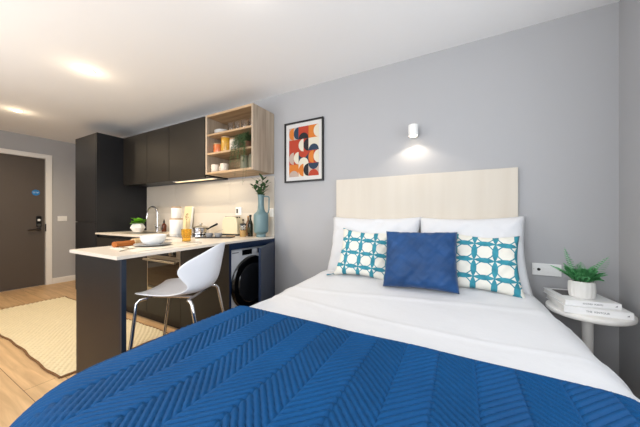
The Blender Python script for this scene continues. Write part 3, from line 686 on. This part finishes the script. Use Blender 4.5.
HWX = .70; Y0 = .30   # flat core of the bedding
def bedmap(p, q, R_, off=0, ztop=.612):
    """unrolled cloth coordinates -> draped surface"""
    CR = .15; sx = math.copysign(1, p)
    ax, ay = abs(p)-(HWX-CR), (Y0+CR)-q
    if ax > 0 and ay > 0:
        h0 = math.hypot(ax, ay); e = h0-CR; nx, ny = sx*ax/h0, -ay/h0
        kx, ky = sx*(HWX-CR)+nx*CR, Y0+CR+ny*CR
    elif ax > CR: e = ax-CR; nx, ny = sx, 0; kx, ky = sx*HWX, q
    elif ay > CR: e = ay-CR; nx, ny = 0, -1; kx, ky = p, Y0
    else: e = 0
    if e <= 1e-9: return Vector((CX+p, q, ztop+off)), Vector((0, 0, 1))
    cx, cy = kx, ky; r = R_+off
    a = e/R_
    if a < pi/2*.96:
        h = r*sin(a); z = ztop+off-r*(1-cos(a)); n = Vector((nx*sin(a), ny*sin(a), cos(a)))
    else:
        a0 = pi/2*.96; h = r*sin(a0)+.02*(a-a0)*R_; z = ztop+off-r*(1-cos(a0))-(a-a0)*R_; n = Vector((nx, ny, 0))
    return Vector((CX+cx+nx*h, cy+ny*h, z)), n
def vnoise(x, y, s=0):
    return (sin(x*3.1+s)*cos(y*4.3-s*1.7)+.6*sin(x*7.3-y*5.1+s*2)+.35*sin(x*13.7+y*11.9+s))/1.95
# white duvet, over the head half of the bed
def duv(u, v):
    p = (-1+2*u)*1.08; q = .88+v*(2.10-.88)
    rise = .07*max(0, min(1, (q-1.35)/.55))**1.5
    nar = 1
    tt = max(0, min(1, (q-1.5)/.4)); tt = tt*tt*(3-2*tt)
    P, n = bedmap(p*nar if abs(p) > HWX else p, q, .155, 0, .603+rise*(1 if abs(p) < HWX else max(0, 1-(abs(p)-HWX)/.25)))
    fold = .005*math.exp(-((q-1.62-.07*sin(p*2.1))/.02)**2)+.004*math.exp(-((q-1.38+.1*sin(p*1.7+1))/.016)**2)
    w = .005*vnoise(p*1.3, q*2.2, 1)+fold+(.006*sin(q*19+2*sin(q*5)) if abs(p) > HWX+.12 else 0)
    P = P+n*w; P.x = CX+(P.x-CX)*(1-.065*tt)
    return tuple(P)
dv_ = MB().grid(duv, 150, 90)
o = dv_.build('duvet', M_linen, smooth=True, sharp=0, solid=.02); tag(o, 'plain white duvet over the pillow half of the bed', 'duvet')
# quilt
BW, SPC = .112, .0265
def quilt(u, v):
    p = (-1+2*u)*1.12; q = -.12+v*(1.075+.12)
    q2 = q-.015*p*.3
    P, n = bedmap(p, q2, .155, .016)
    ph = (p+.072)/BW; tri = abs((ph*.5) % 1*2-1)     # 0..1..0 per two bands
    s = (q2 + tri*BW*1.05)/SPC
    rid = abs(sin(pi*s))**.45
    band = abs((ph % 1)-.5)*2
    rid *= 1-.55*max(0, band-.9)/.1
    edge = min(1, (1-v)*40)
    w = .015*rid*edge+.006*vnoise(p*1.1, q*1.2, 3)
    if abs(p) > HWX+.2: w += .006*sin(q*15)
    return tuple(P+n*w)
qm = MB().grid(quilt, 400, 270)
o = qm.build('quilt', M_quilt, smooth=True, sharp=0, solid=.006); tag(o, 'royal blue velvet quilt with chevron stitching over the foot of the bed', 'quilt')

# pillows
def pillow(name, label, cat, loc, W_, H_, T, lean, rz, m, roll_=0, seed=0, k=.06, uvn=None, group=None, power=.42, wr=.006, parent=None, taper=1):
    mb = MB(); n = 40
    def side(sg):
        def f(u, v):
            a, b = -1+2*u, -1+2*v
            x = W_/2*a*(1-k*(1-b*b)*a*a); z = H_/2*b*(1-k*1.2*(1-a*a)*b*b)
            t = max(0, (1-a**4)*(1-b**4))**power
            y = sg*T/2*t*(1+.10*vnoise(a*1.6, b*1.6, seed))+wr*vnoise(a*3, b*3, seed+sg)*min(1, t*2)*sg
            z -= .02*(1-abs(b))*0
            return (x*(1-(1-taper)*(.5+.5*b)), y, z+H_/2)
        return f
    mb.grid(side(-1), n, n); c = len(mb.v)
    mb.grid(side(1), n, n)
    mb.f[n*n:] = [f[::-1] for f in mb.f[n*n:]]
    if uvn:
        mb.uv = [((v[0]/W_+.5)*uvn[0]+uvn[2], v[2]/H_*uvn[1]+uvn[3]) for v in mb.v]
    o = mb.build(name, m, None, smooth=True, sharp=0)
    wd = o.modifiers.new('weld', 'WELD'); wd.merge_threshold = .0005
    o.location = loc; o.rotation_euler = (R(-lean), R(roll_), R(rz))
    tag(o, label, cat, group); return o
pillow('pillow', 'large white pillow against the headboard on the left of the bed', 'pillow', (-.635, 1.985, .64), .76, .51, .17, 16, 1, M_linen, 0, 1, .075, group='white pillows', taper=.985)
pillow('pillow', 'large white pillow against the headboard on the right, nearest the side table', 'pillow', (.042, 1.985, .64), .68, .51, .17, 15, -3, M_linen, -1, 5, .075, group='white pillows', taper=.955)
c1 = pillow('patterned_cushion', 'teal and cream lattice patterned cushion left of the blue velvet cushion', 'cushion', (-.655, 1.85, .665), .44, .385, .12, 20, 8, M_lat, 4, 2, .13, uvn=(4.3, 3.8, .1, .2), group='teal lattice cushions', taper=.9)
c2 = pillow('patterned_cushion', 'teal and white lattice patterned cushion right of the blue velvet cushion', 'cushion', (.105, 1.865, .66), .45, .385, .12, 20, -4, M_lat, 2, 4, .13, uvn=(4.1, 3.7, .35, .1), group='teal lattice cushions', taper=.84)
c3 = pillow('velvet_cushion', 'square royal blue velvet cushion in the middle of the bed', 'cushion', (-.235, 1.745, .668), .455, .39, .15, 22, 3, M_velv, -.8, 7, .05, wr=.010)
for c_, sx_, lab_ in ((c1, -1, 'teal corner tassel'), (c2, 1, 'teal corner tassel')):
    tk = MB()
    for k in range(7):
        a = random.uniform(-.5, .5); tk.tube([(sx_*.215, 0, .012), (sx_*.235, a*.02-.004, .002+.006*a), (sx_*(.26+.008*random.random()), a*.03-.01, -.006+.014*a)], .0022, 5)
    tk.build('tassel', mat('teal_cord', (24, 120, 142), .8), c_)

# ================================================================== wall things
pf = thing('picture_frame', 'black framed print of orange, red, navy and cream half circles on the grey wall', 'picture', (-1.365, BY-.001, 1.772))
w2_, h2_ = .224, .301; ft = .016
fb = MB().box((-w2_, -.022, -h2_), (-w2_+ft, 0, h2_)).box((w2_-ft, -.022, -h2_), (w2_, 0, h2_)).box((-w2_+ft, -.022, -h2_), (w2_-ft, 0, -h2_+ft)).box((-w2_+ft, -.022, h2_-ft), (w2_-ft, 0, h2_))
fb.build('frame', M_blk, pf, bevel=.001)
box((-w2_+ft, -.010, -h2_+ft), (w2_-ft, -.002, h2_-ft)).build('mount', mat('mount_white', (206, 204, 202), .7), pf)
PC = {'r': (168, 56, 32), 'o': (196, 112, 38), 'n': (30, 52, 74), 'c': (206, 200, 182), 'k': (24, 24, 28), 't': (176, 156, 144)}
keys = list(PC); pmats = [mat('print_'+{'r':'red','o':'orange','n':'navy','c':'cream','k':'black','t':'taupe'}[q], PC[q], .7) for q in keys]
pr = MB(); aw, ah = .172, .246; cw, chh = aw*2/3, ah*2/4
cells = [[('t', 'oL', 'nR'), ('r', 'rT', 'kB'), ('o', 'cR', 'oL')], [('r', 'rL', 'rR'), ('r', 'cL', 'kR'), ('c', 'cT', 'nB')],
         [('r', 'tL', 'cR'), ('n', 'rT', 'cB'), ('r', 'oL', 'cR')], [('o', 'oT', 'tB'), ('c', 'oL', 'kR'), ('t', 'nT', 'rB')]]
lay = 0
for r_ in range(4):
    for c_ in range(3):
        x0 = -aw+c_*cw; z1 = ah-r_*chh; bg, s1, s2 = cells[r_][c_]
        pr.box((x0, -.0106, z1-chh), (x0+cw, -.0101, z1), keys.index(bg))
        for q, s_ in enumerate((s1, s2)):
            k_ = keys.index(s_[0]); d_ = s_[1]; n_ = 18
            y_ = -.0112-.0001*q
            if d_ in 'TB':
                cxx, cz = x0+cw/2, (z1 if d_ == 'T' else z1-chh/2) ; rr_x, rr_z = cw/2, -chh/2
                if d_ == 'B': cz = z1-chh; rr_z = chh/2
            else:
                cz = z1-chh/2; cxx = x0 if d_ == 'R' else x0+cw/2
                cxx = x0+cw if d_ == 'R' else x0+cw/2; rr_x = -cw/2; rr_z = chh/2
            P = []
            for j in range(n_+1):
                a = pi*j/n_
                P.append((cxx+rr_x*cos(a), cz+rr_z*sin(a)) if d_ in 'TB' else (cxx+rr_x*sin(a), cz+rr_z*cos(a)))
            pr.add([(x, y_, z) for x, z in P], [tuple(range(n_+1))], k_)
pr.build('print', pmats, pf)
wl = thing('wall_light', 'small white wall spotlight shining down over the headboard', 'light', (-.325, BY, 1.79))
box((-.022, -.046, -.03), (.022, -.0005, .03)).build('bracket', M_plas, wl, bevel=.003)
MB().lathe([(.033, -.035), (.036, -.034), (.036, .045), (.034, .047)], (0, -.081, 0), 32).build('lamp_body', M_plas, wl, smooth=True)
MB().lathe([(.027, -.0385), (.028, -.0355)], (0, -.081, 0), 28).build('bulb', mat('bulb_glow', (255, 240, 215), .5, emit=((255, 236, 205), 9)), wl, smooth=True)
dlb = None
labs = ['round recessed downlight in the ceiling, nearer one with the larger glow', 'round recessed downlight in the ceiling nearest the entrance door', 'unseen recessed ceiling downlight added above the bed as fill']
for i, (x, y) in enumerate(DL):
    if not dlb:
        dlb = thing('ceiling_downlight', labs[0], 'light', (x, y, CEIL), group='recessed ceiling downlights')
        MB().lathe([(.048, -.006), (.052, -.0005)], n=36).build('trim_ring', M_white, dlb, smooth=True)
        MB().lathe([(.034, -.0085), (.035, -.0065)], n=32).build('lens', M_lamp, dlb, smooth=True)
    else: dup(dlb, (x, y, CEIL), label=labs[i])

# ================================================================== side table
stt = thing('side_table', 'round white pedestal side table between bed and right wall', 'side table', (.608, 1.95, 0))
MB().lathe([(.166, .602), (.174, .609), (.176, .619), (.174, .628), (.166, .632)], n=64).build('tabletop', M_white, stt, smooth=True)
MB().lathe([(.028, .018), (.024, .03), (.022, .3), (.024, .58), (.034, .6015)], n=28).build('pedestal', M_white, stt, smooth=True)
MB().lathe([(.15, 0), (.15, .008), (.1, .014), (.03, .0178)], n=48).build('foot', M_white, stt, smooth=True)
M_pg = mat('page_white', (226, 224, 220), .9); M_cov = mat('book_cover_white', (236, 236, 236), .45); M_ink = mat('grey_ink', (120, 120, 124), .6)
def book(label, loc, rz, w, d, h, title, tsz):
    b = thing('book', label, 'book', loc, rz)     # spine faces -Y
    MB().box((-w/2, -d/2, 0), (w/2, d/2, .002)).box((-w/2, -d/2, h-.002), (w/2, d/2, h)).box((-w/2, -d/2, .002), (w/2, -d/2+.003, h-.002)).build('cover', M_cov, b, bevel=.0008)
    box((-w/2+.003, -d/2+.0032, .0022), (w/2-.003, d/2-.003, h-.0022)).build('pages', M_pg, b)
    text('spine_title', title, tsz, M_ink, b, (0, -d/2-.0006, h/2), (R(90), 0, 0))
    MB().prism([(w/2-.026, -.004), (w/2-.016, -.004), (w/2-.016, .004)], 0, .0006).build('spine_mark', M_ink, b).matrix_local = Matrix.Translation((0, -d/2-.0001, h/2)) @ Matrix.Rotation(R(90), 4, 'X')
    return b
book('thick white book with a grey spine title, bottom of the two on the side table', (.598, 1.955, .6325), R(3), .26, .27, .034, 'THE  KINTOUR', .013)
b2 = book('thinner white book with a dark cover picture, on top of the other book', (.578, 1.975, .6669), R(9), .225, .25, .027, 'SLOWED  PLANTS', .010)
box((-.085, -.03, .0272), (.05, .09, .0276)).build('cover_picture', mat('cover_photo_grey', (96, 92, 88), .6), b2)
fp = thing('potted_fern', 'small green fern in a ribbed white pot on the side table books', 'plant', (.578, 1.93, .6943))
pv = MB(); n = 64
prf = [(.046, 0), (.05, .004), (.054, .035), (.053, .07), (.049, .08), (.045, .08), (.044, .06)]
vs = []
for r_, z in prf:
    for k in range(n):
        a = 2*pi*k/n; rb_ = r_*(1+.02*(1 if k % 4 < 2 else -1)*(z < .075)); vs.append((rb_*cos(a)*1.02, rb_*sin(a)*.9, z*1.12))
fs = [(i*n+k, i*n+(k+1) % n, (i+1)*n+(k+1) % n, (i+1)*n+k) for i in range(len(prf)-1) for k in range(n)]+[tuple(range(n-1, -1, -1)), tuple((len(prf)-1)*n+k for k in range(n))]
pv.add(vs, fs).build('pot', mat('ribbed_white_clay', (222, 220, 216), .7), fp, smooth=True, sharp=25)
fz = MB()
def frond(base_, d, L_, droop, wid):
    d = Vector(d).normalized(); side_ = d.cross(Vector((0, 0, 1))).normalized(); p = Vector(base_); P = []
    nseg = 14
    for j in range(nseg+1):
        f = j/nseg; P.append(p+d*L_*f-Vector((0, 0, droop*f*f)))
    fz.tube([tuple(q) for q in P], .0009, 4)
    for j in range(1, nseg+1):
        f = j/nseg; w_ = wid*sin(pi*min(1, f*.85+.15))**.7
        for s in (-1, 1): leafmesh(fz, P[j], side_*s+d*.5, w_, .017*(1.1-f*.5))
rvv = Vector((.879, .4766, 0))
frond((-.01, 0, .085), rvv*-1+Vector((0, -.05, .75)), .2, .03, .036)
frond((.01, 0, .085), rvv*1+Vector((0, -.1, 1.0)), .175, -.01, .04)
frond((-.01, 0, .085), rvv*-.55+Vector((0, .1, 1.25)), .185, -.01, .034)
frond((-.02, 0, .085), rvv*-1+Vector((0, .2, .9)), .13, .02, .034)
frond((.02, 0, .085), rvv*1+Vector((0, .1, .5)), .09, .02, .026)
frond((.0, -.01, .085), Vector((-.2, -.6, .7)), .09, .03, .028)
for k in range(70):
    a = random.uniform(0, 2*pi); frond((.02*cos(a), .02*sin(a), .085), (cos(a), sin(a)*.9, random.uniform(.5, 3.0)), random.uniform(.06, .115), random.uniform(.0, .04), .026)
fz.build('foliage', M_fern, fp)
MB().lathe([(.04, .066), (.04, .084)], n=20).build('soil', M_soil, fp)
